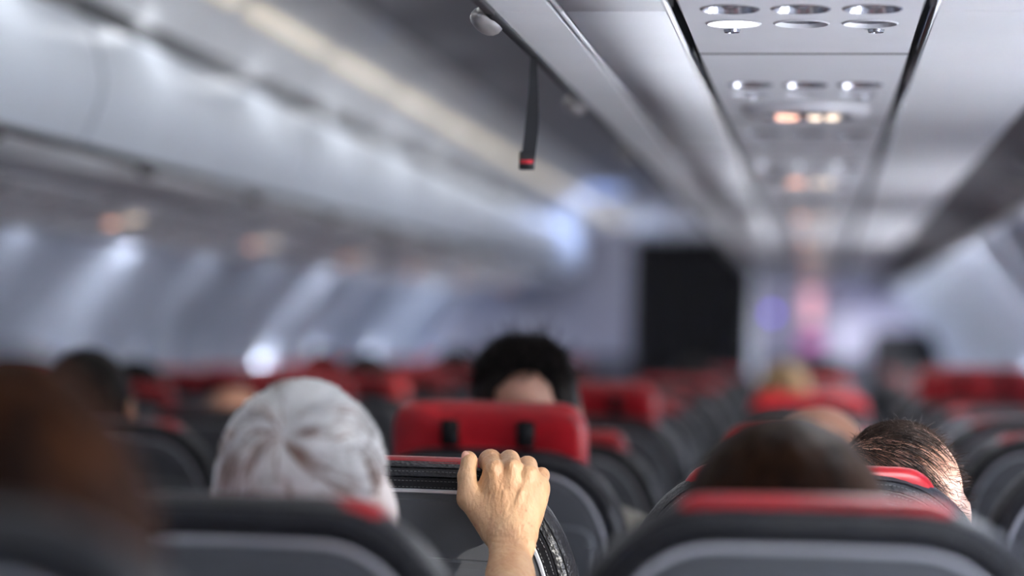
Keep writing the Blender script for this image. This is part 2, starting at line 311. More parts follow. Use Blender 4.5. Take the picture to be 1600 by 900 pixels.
for j in range(-2, 6):
    y0 = 2.50+1.92*j; y1 = y0+1.92
    # near side: only the underside, the rim and the latches show
    t = thing('overhead_bin', 'pale near side overhead bin, '+{-2: 'behind the camera', -1: 'before the first cross seam', 0: 'with the hanging strap on its rim'}.get(j, ORD[j-1]+' beyond the one with the strap'), 'overhead bin', (0, y0, 0), 'overhead bins above the near seats')
    L = 1.92; g_ = 0.0018
    up = [(-0.367, 0.362), (-0.352, 0.360), (-0.300, 0.360)]
    link('underside_panel', extrude_prof([(x, E+z) for x, z in up+[(-0.30, 0.372), (-0.367, 0.372)]], g_, L-g_).mesh(bevel=0), M['panel'], t)
    link('ridge_highlight', MB().tube([(-0.293, 0, E+0.3628), (-0.293, L, E+0.3628)], 0.0035, 8).mesh(), M['white'], t)  # white strip drawn in place of the highlight along the panel bend
    link('underside_panel', extrude_prof([(x, E+z) for x, z in [(-0.287, 0.360), (-0.174, 0.360), (-0.174, 0.372), (-0.287, 0.372)]], g_, L-g_).mesh(), M['panel'], t)
    link('underside_panel', extrude_prof([(x, E+z) for x, z in [(0.126, 0.360), (0.30, 0.360), (0.318, 0.366), (0.318, 0.376), (0.126, 0.376)]], g_, L-g_).mesh(), M['panel'], t)
    link('rim', extrude_prof([(x, E+z) for x, z in [(-0.367, 0.356), (-0.379, 0.358), (-0.386, 0.368), (-0.380, 0.382), (-0.367, 0.380)]], 0, L).mesh(), M['rubber'], t)
    link('bin_body', extrude_prof([(x, E+z) for x, z in [(-0.37, 0.376), (0.33, 0.376), (0.33, 0.386), (-0.36, 0.386), (-0.36, 0.66), (-0.37, 0.66)]], 0, L).mesh(), M['gap'], t)
    for q in (0, 1):
        dx = [(x, E+z) for x, z in RIGHT_FACE]; dd = [(x+0.012, z) for x, z in dx]
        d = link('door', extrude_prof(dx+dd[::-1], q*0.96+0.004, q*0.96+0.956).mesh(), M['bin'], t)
        h = link('latch', lat[1], M['latch'], d, (-0.390, q*0.96+0.09, E+0.374))
    # far side: whole bin face in view
    t = thing('overhead_bin', 'rounded far side overhead bin, '+{-2: 'behind the camera', -1: 'before the curved door seam', 0: 'ending at the curved door seam at upper left'}.get(j, ORD[j-1]+' beyond the curved door seam'), 'overhead bin', (0, y0, 0), 'overhead bins across the aisle')
    FL = [(-1.500, 0.365), (-1.484, 0.40), (-1.462, 0.455), (-1.456, 0.50), (-1.468, 0.56), (-1.492, 0.615), (-1.505, 0.630)]
    for q in (0, 1):
        dx = [(x, E+z) for x, z in FL]; dd = [(x-0.015, z) for x, z in dx]
        d = link('door', extrude_prof(dx+dd[::-1], q*0.96+(0.010 if q == 0 else 0.003), q*0.96+(0.95 if q else 0.957)).mesh(), M['bin'], t)
        h = link('latch', lat[-1], M['latchdark'], d, (-1.486, q*0.96+0.41, E+0.352))
    link('top_seam', extrude_prof([(x, E+z) for x, z in [(-1.530, 0.625), (-1.520, 0.625), (-1.512, 0.680), (-1.53, 0.680)]], 0, L).mesh(), M['gapshade'], t)
    link('bin_body', extrude_prof([(x, E+z) for x, z in [(-1.51, 0.375), (-2.20, 0.375), (-2.20, 0.39), (-1.535, 0.39), (-1.535, 0.70), (-1.522, 0.70), (-1.522, 0.40)]], 0, L).mesh(), M['gap'], t)
    link('rim', extrude_prof([(x, E+z) for x, z in [(-1.512, 0.352), (-1.496, 0.353), (-1.490, 0.366), (-1.512, 0.372)]], 0, L).mesh(), M['rubber'], t)
    link('underside_panel', extrude_prof([(x, E+z) for x, z in [(-1.512, 0.356), (-1.726, 0.318), (-1.726, 0.330), (-1.512, 0.368)]], g_, L-g_).mesh(), M['panel'], t)
    link('underside_panel', extrude_prof([(x, E+z) for x, z in [(-2.012, 0.268), (-2.24, 0.262), (-2.24, 0.40), (-2.23, 0.40), (-2.23, 0.275), (-2.012, 0.280)]], g_, L-g_).mesh(), M['panel'], t)
# strap hanging from the near bin rim
p0 = W(833, 74, 2.89); p1 = W(823, 263, 2.89)
t = thing('hanging_strap', 'thin black strap with a red stitched end hanging from the near bin rim', 'strap', p0)
b = MB(); n = 14; L = (p1-p0)
rs = []
for i in range(n+1):
    f = i/n; p = L*f; w_ = 0.0035+0.0055*min(1, f*1.6); bow = 0.004*math.sin(f*3.1)
    rs.append([(p.x-w_+bow, p.y-0.0013, p.z), (p.x+w_+bow, p.y-0.0013, p.z+0.0005), (p.x+w_+bow, p.y+0.0013, p.z+0.0005), (p.x-w_+bow, p.y+0.0013, p.z)])
link('webbing', b.rings(rs, True, True, True).mesh(), M['rubber'], t)
rd = mat('red_stitch', (0.75, 0.03, 0.05), 0.5)
link('red_stitch', MB().box(L.x-0.0085, L.x+0.0085, -0.0019, 0.0019, L.z+0.006, L.z+0.011).mesh(), rd, t)
link('end_hem', MB().box(L.x-0.010, L.x+0.010, -0.003, 0.003, L.z-0.002, L.z+0.022).mesh(bevel=0.001), M['rubber'], t).scale = (1, 0.55, 1)
# ---------------------------------------------------------------- passenger service units
def torus_ring(r0, r1, z, c=(0, 0)):
    return MB().lathe([(r0, 0.0), (r0+0.001, z*0.8), ((r0+r1)/2, z), (r1-0.001, z*0.8), (r1, 0)], (c[0], c[1], 0), 28)
PSU_HALF = 0.132
def holes_plate(L, circles, half, th=0.010):
    # flat plate z=0 with true round recesses: a fine grid snapped round the circles would be heavy, so the plate is strips with ngon holes
    bm = bmesh.new()
    ys = sorted(set([0, L])); 
    circles = sorted(circles, key=lambda c: (round(c[1], 3), c[0]))
    rows = {}
    for c in circles: rows.setdefault(round(c[1], 3), []).append(c)
    cuts = [0.0]
    keys = sorted(rows)
    for a, b_ in zip(keys, keys[1:]): cuts.append((a+b_)/2)
    cuts.append(L)
    v = []; f = []
    mb = MB()
    for i, k in enumerate(keys):
        ya, yb = cuts[i], cuts[i+1]; cs = rows[k]
        xs = [-half]+[(cs[q][0]+cs[q+1][0])/2 for q in range(len(cs)-1)]+[half]
        for q, c in enumerate(cs):
            xa, xb = xs[q], xs[q+1]; n = 32; inner = []; outer = []
            for m_ in range(n):
                a = 2*math.pi*m_/n; co, si = math.cos(a), math.sin(a)
                inner.append((c[0]+c[2]*co, c[1]+c[2]*si, 0)); m2 = max(abs(co), abs(si)); u, w_ = co/m2, si/m2
                outer.append((c[0]+(u*(xb-c[0]) if u > 0 else u*(c[0]-xa)), c[1]+(w_*(yb-c[1]) if w_ > 0 else w_*(c[1]-ya)), 0))
            mb.rings([outer, inner])
            # square corners
    return mb
def gasper_meshes(r):
    bowl = MB().lathe([(r*1.07, -0.0006), (r*1.0, -0.0018), (r*0.95, 0.001), (r*0.80, 0.013), (r*0.55, 0.020), (0.001, 0.021)], (0, 0, 0), 32).mesh()
    noz = MB().lathe([(0.001, 0.001), (r*0.18, 0.0), (r*0.30, 0.002), (r*0.36, 0.008), (r*0.42, 0.016), (r*0.44, 0.0205)], (0, 0, 0), 24).mesh()
    return bowl, noz
gb, gn = gasper_meshes(0.031)
lb = MB().lathe([(0.0325, -0.0006), (0.0305, -0.0018), (0.0285, 0.001), (0.0275, 0.004)], (0, 0, 0), 32).mesh()
ll = MB().lathe([(0.0275, 0.003), (0.020, 0.0045), (0.001, 0.005)], (0, 0, 0), 32).mesh()
btn = MB().lathe([(0.010, -0.0001), (0.009, -0.0035), (0.006, -0.004), (0.0055, -0.0025), (0.001, -0.0025)], (0, 0, 0), 20).mesh()
M['gasper'] = mat('gasper_silver', (0.62, 0.62, 0.66), 0.22, metal=0.75)
def build_psu(loc, L, gy, label, group, sign, lit=None, tilt=0.0, nicks=True):
    t = thing('passenger_service_unit', label, 'overhead panel', loc, group); t.rotation_euler = (0, tilt, 0)
    xs = (-0.078, 0, 0.078)
    circ = [(x, gy, 0.031) for x in xs] + [(x, gy+0.115, 0.029) for x in xs]
    mb = holes_plate(L-0.0065, circ, PSU_HALF)
    mb.rings([[(-PSU_HALF, 0, 0), (PSU_HALF, 0, 0), (PSU_HALF, L-0.0065, 0), (-PSU_HALF, L-0.0065, 0)], [(-PSU_HALF, 0, 0.012), (PSU_HALF, 0, 0.012), (PSU_HALF, L-0.0065, 0.012), (-PSU_HALF, L-0.0065, 0.012)]])
    pl = link('panel', mb.mesh(smooth=False), M['psu'], t)
    link('seam_shade_strip', MB().box(-PSU_HALF, PSU_HALF, L-0.0075, L, -0.0006, 0.010).mesh(smooth=False), M['gap'], t)  # dark filler paints the shade inside the open panel seam
    for q, x in enumerate(xs):
        a = link('air_nozzle_bowl', gb, M['gasper'], t, (x, gy, 0)); link('nozzle', gn, M['gasper'], a)
        r_ = link('reading_light', lb, M['psu'], t, (x, gy+0.115, 0)); link('lens', ll, M['lamp'] if lit == q else M['lens'], r_)
        if lit == q: r_.children and None
    for x in (-0.082, 0.086): link('call_button', btn, M['gasper'], t, (x, gy+0.17, 0))
    link('emblem_ring', torus_ring(0.008, 0.0095, -0.0006, (-0.092, 0.13 if gy > 0.3 else 0.06)).mesh(), M['psu'], t)
    if sign:
        s_ = link('sign_bezel', MB().lathe([(0.100, 0), (0.098, -0.006), (0.090, -0.012), (0.078, -0.014), (0.076, -0.0125)], (0, gy+0.345, 0), 48, sy=1.0).mesh(), M['white'], t)
        link('sign_glass', MB().lathe([(0.076, -0.0125), (0.04, -0.015), (0.001, -0.0155)], (0, gy+0.345, 0), 40, sy=1.0).mesh(), M['signglass'], s_)
        # no-smoking symbol
        b = MB(); c = (-0.030, gy+0.335); 
        b.rings([[(c[0]+r_*math.cos(a), c[1]+r_*1.25*math.sin(a), zz) for a in [2*math.pi*k/24 for k in range(24)]] for r_, zz in ((0.0175, -0.0158), (0.0175, -0.0168), (0.0140, -0.0168), (0.0140, -0.0158))])
        b.add([(c[0]-0.012, c[1]-0.012, -0.0169), (c[0]-0.009, c[1]-0.014, -0.0169), (c[0]+0.012, c[1]+0.012, -0.0169), (c[0]+0.009, c[1]+0.014, -0.0169)], [(0, 1, 2, 3)])
        b.box(c[0]-0.011, c[0]+0.006, c[1]-0.0025, c[1]+0.0025, -0.0168, -0.0158); b.box(c[0]+0.0075, c[0]+0.011, c[1]-0.0025, c[1]+0.0025, -0.0168, -0.0158)
        link('no_smoking_symbol', b.mesh(smooth=False), M['amber'], s_)
        # seat-belt symbol: two belt halves and a buckle
        b = MB(); c = (0.028, gy+0.335)
        for sg in (-1, 1):
            b.add([(c[0]+sg*0.003, c[1]-0.006, -0.0168), (c[0]+sg*0.024, c[1]-0.017, -0.0168), (c[0]+sg*0.024, c[1]+0.006, -0.0168), (c[0]+sg*0.003, c[1]+0.010, -0.0168)], [(0, 1, 2, 3)])
            b.box(c[0]+sg*0.012-0.006, c[0]+sg*0.012+0.006, c[1]+0.009, c[1]+0.017, -0.0168, -0.0158)
        link('seat_belt_symbol', b.mesh(smooth=False), M['cream'], s_)
    return t
ypos = 2.26-1.52
k = 0; spans = []
yy = 2.26-1.52*2
while yy < 13.4:
    spans.append((yy, 0.62, False)); spans.append((yy+0.62, 0.90, True)); yy += 1.52
for i, (y0, L, sign) in enumerate(spans):
    gy = 0.22 if not sign else 0.35
    if y0 > 13.9: break
    lab = {2.26: 'first row panel with air nozzles, its left reading light lit', 2.88: 'second panel with air nozzles and oval lit warning sign', 3.78: 'third panel, blurred, between two panels with lit signs'}
    lb_ = None
    for kk, v in lab.items():
        if abs(kk-y0) < 0.01: lb_ = 'overhead service panel: '+v
    lb_ = lb_ or (('service panel with lit warning sign above the near seats, ' if sign else 'plain service panel above the near seats, ')+ORD[i//2]+' of its kind')
    lit = 0 if abs(y0-2.26) < 0.01 else (2 if abs(y0-(2.88+1.52*2)) < 0.01 else None)
    build_psu((-0.024, y0, E+0.360), L, gy, lb_, 'service panels above the near seats', sign, lit)
    if 3.0 < y0 < 12.5: build_psu((-1.868, y0+0.76, E+0.291), L, gy, ('lit-sign' if sign else 'plain')+' service panel above the seats across the aisle, '+ORD[i//2]+' of its kind', 'service panels across the aisle', sign, None, tilt=-math.radians(10.2))
# rails either side of the service panels
for x, nm in ((-0.167, 3), (0.119, 4)):
    t = thing('trim_%d' % nm, None, None, (x, 0, E+0.36)); t['kind'] = 'structure'
    link('groove', MB().box(-0.010, 0.010, Y_A, 14.0, 0.010, 0.016).mesh(), M['gap'], t)
    if x > 0:
        link('rail', MB().box(-0.0005, 0.0055, Y_A, 14.0, -0.001, 0.012).mesh(bevel=0.001), M['rail'], t)
    else:
        link('rail', MB().box(-0.008, -0.0035, Y_A, 14.0, 0.0002, 0.012).mesh(bevel=0.001), M['white'], t)
    y = 2.12-1.52
    while y < 13.5:
        link('clip', MB().box(-0.0035 if x > 0 else 0.001, 0.0005 if x > 0 else 0.0035, y, y+0.34, -0.0005, 0.010).mesh(), M['rubber'], t); y += 0.76
# ---------------------------------------------------------------- seats
ZT = E-0.153
def outline(w, zt, rx, rz, zb, n=16, p=2.25, arch=0.006):
    pts = [(w, zb), (w, zb*0.6+(zt-rz)*0.4), (w, zb*0.2+(zt-rz)*0.8)]
    for k in range(n+1):
        a = math.pi/2*k/n; pts.append((w-rx+rx*math.cos(a)**(2/p), zt-rz+rz*math.sin(a)**(2/p)))
    xs = [pts[-1][0]*(1-2*q/8) for q in range(1, 8)]
    pts += [(x, zt) for x in xs]
    pts += [(-x, z) for x, z in reversed(pts[:n+4])]
    return [(x, z-arch*(x/w)**2*(1 if z > zt-rz else 0)+arch*0) for x, z in pts]
def inset(pts, d):
    out = []; n = len(pts)
    for i, (x, z) in enumerate(pts):
        a = pts[max(i-1, 0)]; b = pts[min(i+1, n-1)]
        tx, tz = b[0]-a[0], b[1]-a[1]; l = math.hypot(tx, tz) or 1
        out.append((x-tz/l*d, z+tx/l*d))
    return out
SH = 0.16
def shear(x, y, z): return (x, y+(ZT-z)*SH, z)
def loft(ol, rings, cap0=True, cap1=True):
    return MB().rings([[shear(x, y, z) for x, z in inset(ol, d)] for d, y in rings], True, cap0, cap1)
OL = outline(0.2265, ZT, 0.150, 0.21, 0.42)
cush = loft(OL, [(.045, .010), (.038, .002), (.030, -.001), (.0225, -.0015), (.0212, .0015), (.0199, -.0008), (.0115, .0015), (.0103, .0040), (.0091, .0028), (.003, .010), (0, .018), (0, .026), (.004, .036), (.014, .043), (.05, .048), (.10, .050)]).mesh('cushion', angle=0.9)
shell = loft(OL, [(.036, .006), (.0375, -.0025), (.047, -.0035), (.0485, -.0065), (.055, -.0075), (.10, -.0075)]).mesh('shell', angle=0.5)
trim = MB().tube([shear(x, -0.0030, z) for x, z in inset(OL, .0375)], 0.0027, 6).mesh('trim')
tray = loft(outline(0.165, ZT-0.115, 0.03, 0.03, 0.72, n=6), [(0, -.006), (.001, -.014), (.004, -.017), (.02, -.0172)]).mesh('tray', angle=0.5)
recess = loft(outline(0.155, ZT-0.125, 0.03, 0.03, 0.73, n=6), [(0, -.0175), (.002, -.0178)]).mesh()
hook = MB().lathe([(0.0, 0), (0.013, 0.0), (0.015, 0.003), (0.015, 0.004)], (0, 0, 0), 20).mesh()
latchm = MB().box(-0.03, 0.03, -0.010, 0.0, -0.010, 0.010).mesh(bevel=0.004)
pocket = loft(outline(0.17, 0.69, 0.02, 0.02, 0.46, n=4), [(0, -.006), (.002, -.022), (.02, -.026)]).mesh()
pan = MB().box(-0.225, 0.225, 0.15, 0.60, 0.34, 0.45).mesh(bevel=0.03)
arm = MB().box(-0.022, 0.022, 0.08, 0.50, 0.63, 0.67).mesh(bevel=0.012)
armpost = MB().box(-0.016, 0.016, 0.09, 0.16, 0.36, 0.635).mesh(bevel=0.008)
leg = MB().box(-0.02, 0.02, 0.20, 0.52, 0.0, 0.345).mesh(bevel=0.01)
def headrest_mesh(wd=0.150, hh=0.17):
    ol = outline(wd, 0, 0.045, 0.05, -hh, n=8, arch=0.002)
    rings = [(.05, .006), (.018, .004), (.006, .008), (.001, .015), (0, .022), (0, .040), (.006, .052), (.03, .058)]
    return MB().rings([[(x, y-z*SH, z) for x, z in inset(ol, d)] for d, y in rings], True, True, True).mesh(angle=0.9)
hr = headrest_mesh()
slot = MB().box(-0.0135, 0.0135, -0.004, 0.014, -0.024, 0.018).mesh(bevel=0.003)
flap = MB().box(-0.128, 0.128, -0.001, 0.006, -0.085, -0.004).mesh(bevel=0.003)
def make_seat():
    t = thing('cabin_chair', 'x', 'seat')
    link('back_cushion', cush, M['leather'], t); s_ = link('back_shell', shell, M['shell'], t); link('shell_trim', trim, M['trim'], s_)
    tt = link('tray_table', tray, M['shell'], t); link('tray_inlay', recess, M['shell'], tt); link('tray_latch', latchm, M['rubber'], tt, shear(0, -0.012, ZT-0.115))
    link('seat_pocket', pocket, M['leather'], t)
    h = link('headrest', hr, M['red'], t, (0, 0, ZT))
    for x in (-0.058, 0.058): link('slot', slot, M['gap'], h, (x, 0.0075, -0.047))
    link('seat_cushion', pan, M['fabric'], t)
    for sx in (-1, 1):
        a = link('armrest', arm, M['rubber'], t, (sx*0.232, 0, 0)); link('armrest_post', armpost, M['rubber'], a)
        link('leg', leg, M['rail'], t, (sx*0.17, 0, 0))
    return t
proto = make_seat()
bpy.context.view_layer.update()
def kmap():
    km = {}
    for o in bpy.data.objects:
        if o.parent: km.setdefault(o.parent.name, []).append(o)
    return km
KM = kmap()
KM = {k: list(v) for k, v in KM.items()}
used = [True]
def seat(x, y, drop, raise_, label, group, width=1.0):
    if used[0]: t = copy_tree(proto, KM)
    else: t = proto; used[0] = True
    t.location = (x, y, 0); t.scale = (width, 1, (E-drop)/ZT); tag(t, label, 'seat', group)
    for c in bpy.data.objects if False else t.children:
        if c.name.startswith('headrest'): c.location.z = ZT+raise_; c.location.y = -0.0*raise_
    if raise_ < 0.03:
        for c in t.children:
            if c.name.startswith('headrest'):
                for q in list(c.children): bpy.data.objects.remove(q)
    if label.startswith('large black'):
        for c in t.children:
            if c.name.startswith('headrest'): c.scale.x = 0.86
    return t
XA, XM, XW = -0.495, -0.020, 0.462
rows = [1.08+0.76*k for k in range(15)]
SEATS = []
keep = None
GA, GM, GW = 'near block aisle seats', 'near block middle seats', 'near block window seats'
for k, y in enumerate(rows):
    far = k >= 6
    # aisle seats of the near block
    dr = {0: .092, 1: .143, 2: .153, 3: .179, 4: .198, 5: .181}.get(k, .178)
    rz = {0: -.02, 1: -.001, 2: .0015, 3: .073, 4: .018, 5: .075, 6: .01, 7: .0}.get(k, (.02, .0, -.01)[k % 3])
    la = {0: 'very blurred black seat back at bottom left under the long brown hair',
          1: 'black seat back with grey shell directly behind the white-haired head',
          2: 'sharp black leather seat back gripped by the hand',
          3: 'black seat back with raised bright red headrest just beyond the hand',
          4: 'dark seat back directly beyond the one with the big red headrest',
          5: 'grey-shelled seat back with raised red headrest right of the balding man'}.get(k, 'blurred aisle seat in the near block, '+ORD[k-6]+' beyond the raised red headrests')
    SEATS.append(seat(XA, y, dr, rz, la, GA if k < 6 else GA+' far ahead'))
    if k >= 1:
        dr = {1: .136, 2: .153, 3: .175, 4: .182, 5: .178, 6: .172}.get(k, .178)
        rz = {1: .004, 2: .0040, 3: -.01, 6: .03}.get(k, (-.01, .015, -.01)[k % 3])
        la = {1: 'large black seat back with red headrest top in the right foreground',
              2: 'sharp black leather seat back in front of the thinning grey-brown head',
              3: 'middle seat in front of the orange-tinted bald head', 4: 'middle seat second beyond the thinning grey-brown head', 5: 'middle seat third beyond the thinning grey-brown head',
              6: 'middle seat with a red cap under the blond head'}.get(k, 'blurred middle seat in the near block, '+ORD[k-7]+' beyond the red-capped far one')
        SEATS.append(seat(0.0 if k == 1 else (-0.008 if k == 2 else XM), y, dr, rz, la, GM if k < 7 else GM+' far ahead'))
    if k >= 2:
        la = {2: 'black seat edge cut by the right picture border, nearest window seat', 3: 'window seat at right with pale lit grey shell'}.get(k, 'window seat at right with curved pale edge, '+ORD[k-4]+' beyond the pale lit one')
        SEATS.append(seat(XW, y, .17, {7: .092, 8: .08}.get(k, .0), la, GW if k < 4 else GW+' far ahead'))
    if k >= 3:
        for c, (xx, nm) in enumerate(((mirror(XA)+0.04, 'aisle'), (mirror(XM)+0.04, 'middle'), (mirror(XW)+0.04, 'window'))):
            rz = {0: (.0, .03, .05, .045, .04)[k % 5] if k != 4 else .0, 1: (.03, .05)[k % 2], 2: .02}[c]
            if c == 0 and k in (6, 7, 8): rz = .05
            la = {(0, 4): 'grey-shelled seat across the aisle between the brown and the white head', (0, 5): 'seat across the aisle with red headrest around a low pinkish head'}.get((c, k), 'blurred %s seat across the aisle, %s row counted from the nearest' % (nm, ORD[k-3]))
            SEATS.append(seat(xx, y, .182, rz, la, 'far block %s seats' % nm))
def drop_tree(o):
    for c in list(o.children): drop_tree(c)
    bpy.data.objects.remove(o)
drop_tree(proto)
# stitching on the two seats in focus
def stitches(ins, yoff):
    b = MB()
    for d, yo in zip(ins, yoff):
        ol = inset(OL, d); P = [Vector(shear(x, yo, z)) for x, z in ol]
        acc = 0; 
        for a, c in zip(P, P[1:]):
            l = (c-a).length; t_ = (c-a).normalized() if l > 0 else None
            s_ = acc
            while s_+0.003 < l:
                p = a+t_*s_; q = a+t_*(s_+0.0028)
                if p.z > 0.72: b.tube([p, q], 0.0005, 4)
                s_ += 0.0046
            acc = max(0, s_-l)
    return b.mesh(smooth=False)
sm = stitches((.0145, .0255, .0330), (-.0002, -.0016, -.0010))
for s_ in SEATS:
    if s_['label'].startswith('sharp black'): tag(link('stitching', sm, M['redthread'], s_), 'rows of short grey stitches', kind='stuff')
# ---------------------------------------------------------------- implicit surfaces
def nets(fn, lo, hi, h):
    ax = [np.arange(l, u+h, h) for l, u in zip(lo, hi)]
    X, Y, Z = np.meshgrid(*ax, indexing='ij'); V = fn(X.astype(np.float32), Y.astype(np.float32), Z.astype(np.float32)).astype(np.float32)
    S = V < 0; nx, ny, nz = V.shape
    acc = np.zeros((nx-1, ny-1, nz-1, 3), np.float32); cnt = np.zeros((nx-1, ny-1, nz-1), np.float32)
    corners = [(i, j, k) for i in (0, 1) for j in (0, 1) for k in (0, 1)]
    def sl(A, c): return A[c[0]:nx-1+c[0], c[1]:ny-1+c[1], c[2]:nz-1+c[2]]
    for c in corners:
        for a in range(3):
            if c[a] == 0:
                d = list(c); d[a] = 1
                v0, v1 = sl(V, c), sl(V, d); m_ = (sl(S, c) != sl(S, d))
                t = np.where(m_, v0/np.where(m_, v0-v1, 1), 0)
                for q in range(3): acc[..., q] += np.where(m_, c[q]+(t if q == a else 0), 0)
                cnt += m_
    act = cnt > 0; idx = -np.ones(act.shape, np.int64); idx[act] = np.arange(act.sum())
    g_ = np.argwhere(act); P = g_+acc[act]/cnt[act][:, None]; P = P*h+np.array(lo)
    F_ = []
    for a in range(3):
        sA = [slice(None)]*3; sB = [slice(None)]*3; sA[a] = slice(0, -1); sB[a] = slice(1, None)
        s0, s1 = S[tuple(sA)], S[tuple(sB)]; e = np.argwhere(s0 != s1); fl_ = s0[tuple(e.T)]
        b1, b2 = (a+1) % 3, (a+2) % 3
        ok = (e[:, b1] > 0) & (e[:, b2] > 0) & (e[:, b1] < act.shape[b1]) & (e[:, b2] < act.shape[b2]); e = e[ok]; fl_ = fl_[ok]
        def gi(d1, d2):
            q = e.copy(); q[:, b1] -= d1; q[:, b2] -= d2; return idx[tuple(q.T)]
        qd = np.stack([gi(1, 1), gi(0, 1), gi(0, 0), gi(1, 0)], 1); qd[~fl_] = qd[~fl_][:, ::-1]; F_.append(qd)
    F_ = np.concatenate(F_); return P, F_
def npmesh(P, Fq, name='m'):
    me = bpy.data.meshes.new(name); me.vertices.add(len(P)); me.vertices.foreach_set('co', np.asarray(P, np.float32).ravel())
    n, k = Fq.shape; me.loops.add(n*k); me.loops.foreach_set('vertex_index', Fq.ravel().astype(np.int32))
    me.polygons.add(n); me.polygons.foreach_set('loop_start', (np.arange(n)*k).astype(np.int32)); me.polygons.foreach_set('loop_total', np.full(n, k, np.int32))
    me.polygons.foreach_set('use_smooth', np.ones(n, bool)); me.update(calc_edges=True); me.validate(); return me
def ell(X, Y, Z, c, r):
    k = np.sqrt(((X-c[0])/r[0])**2+((Y-c[1])/r[1])**2+((Z-c[2])/r[2])**2); return (k-1)*min(r)
def cap(X, Y, Z, a, b, ra_, rb_):
    ab = [b[i]-a[i] for i in range(3)]; L2 = sum(q*q for q in ab)+1e-12
    t = np.clip(((X-a[0])*ab[0]+(Y-a[1])*ab[1]+(Z-a[2])*ab[2])/L2, 0, 1)
    return np.sqrt((X-a[0]-t*ab[0])**2+(Y-a[1]-t*ab[1])**2+(Z-a[2]-t*ab[2])**2)-(ra_+(rb_-ra_)*t)
def smin(a, b, k):
    h = np.clip(0.5+0.5*(b-a)/k, 0, 1); return b+(a-b)*h-k*h*(1-h)
def noise3(X, Y, Z, s, seed=0):
    r = np.random.default_rng(seed); v = 0*X
    for i in range(7):
        d = r.normal(size=3); d /= np.linalg.norm(d); v = v+np.sin((X*d[0]+Y*d[1]+Z*d[2])*s*(0.7+0.25*i)+r.uniform(0, 6))
    return v/4
HC = (0.0, -0.01, 0.695)
def head_sdf(X, Y, Z):
    d = ell(X, Y, Z, (0, -0.015, 0.700), (0.077, 0.096, 0.095))
    d = smin(d, ell(X, Y, Z, (0, 0.030, 0.645), (0.060, 0.062, 0.085)), 0.03)
    d = smin(d, ell(X, Y, Z, (0, 0.050, 0.590), (0.036, 0.038, 0.028)), 0.03)         # jaw
    d = smin(d, cap(X, Y, Z, (0, 0.088, 0.675), (0, 0.104, 0.640), 0.009, 0.013), 0.012)   # nose
    d = smin(d, cap(X, Y, Z, (-0.035, 0.076, 0.692), (0.035, 0.076, 0.692), 0.010, 0.010), 0.012)  # brow
    d = smin(d, ell(X, Y, Z, (0, 0.086, 0.612), (0.024, 0.012, 0.010)), 0.008)        # lips
    for s_ in (-1, 1):
        e = ell(X, Y, Z, (s_*0.030, 0.088, 0.672), (0.014, 0.012, 0.009)); d = np.maximum(d, -e+0.0)
        d = smin(d, ell(X, Y, Z, (s_*0.030, 0.074, 0.672), (0.012, 0.012, 0.011)), 0.004)
        d = smin(d, ell(X, Y, Z, (s_*0.081, -0.008, 0.668), (0.010, 0.020, 0.033)), 0.008)
    d = smin(d, cap(X, Y, Z, (0, -0.015, 0.62), (0, -0.02, 0.50), 0.056, 0.062), 0.03)
    return d
def torso_sdf(X, Y, Z):
    d = ell(X, Y, Z, (0, 0.0, 0.34), (0.165, 0.105, 0.20)); d = smin(d, cap(X, Y, Z, (-0.145, -0.01, 0.465), (0.145, -0.01, 0.465), 0.052, 0.052), 0.06)
    d = smin(d, ell(X, Y, Z, (0, 0.02, 0.12), (0.15, 0.115, 0.17)), 0.06); return d
def legs_sdf(X, Y, Z):
    d = ell(X, Y, Z, (0, 0.02, 0.09), (0.165, 0.12, 0.10))
    for s_ in (-1, 1):
        d = smin(d, cap(X, Y, Z, (s_*0.085, 0.03, 0.085), (s_*0.10, 0.38, 0.09), 0.080, 0.058), 0.03)
        d = smin(d, cap(X, Y, Z, (s_*0.10, 0.38, 0.08), (s_*0.10, 0.36, -0.36), 0.056, 0.038), 0.02)
    return d
def arm_sdf(X, Y, Z, s_, fore=True):
    d = cap(X, Y, Z, (s_*0.178, -0.005, 0.455), (s_*0.20, 0.05, 0.21), 0.046, 0.038)
    if fore:
        d = smin(d, cap(X, Y, Z, (s_*0.20, 0.05, 0.21), (s_*0.13, 0.27, 0.19), 0.037, 0.026), 0.015)
        d = smin(d, ell(X, Y, Z, (s_*0.11, 0.315, 0.185), (0.038, 0.048, 0.018)), 0.012)
        for q in range(4): d = smin(d, cap(X, Y, Z, (s_*(0.085+q*0.018), 0.345, 0.185), (s_*(0.075+q*0.018), 0.385+(0.012 if q in (1, 2) else 0), 0.172), 0.0095, 0.008), 0.004)
        d = smin(d, cap(X, Y, Z, (s_*0.080, 0.30, 0.185), (s_*0.055, 0.335, 0.180), 0.011, 0.009), 0.006)
    return d
def body_sdf(arms=(-1, 1)):
    def f(X, Y, Z):
        d = smin(head_sdf(X, Y, Z), torso_sdf(X, Y, Z), 0.04); d = smin(d, legs_sdf(X, Y, Z), 0.05)
        for s_ in (-1, 1): d = smin(d, arm_sdf(X, Y, Z, s_, s_ in arms), 0.03)
        for s_ in (-1, 1): d = smin(d, cap(X, Y, Z, (s_*0.10, 0.34, -0.385), (s_*0.105, 0.50, -0.405), 0.036, 0.028), 0.02)
        return d
    return f
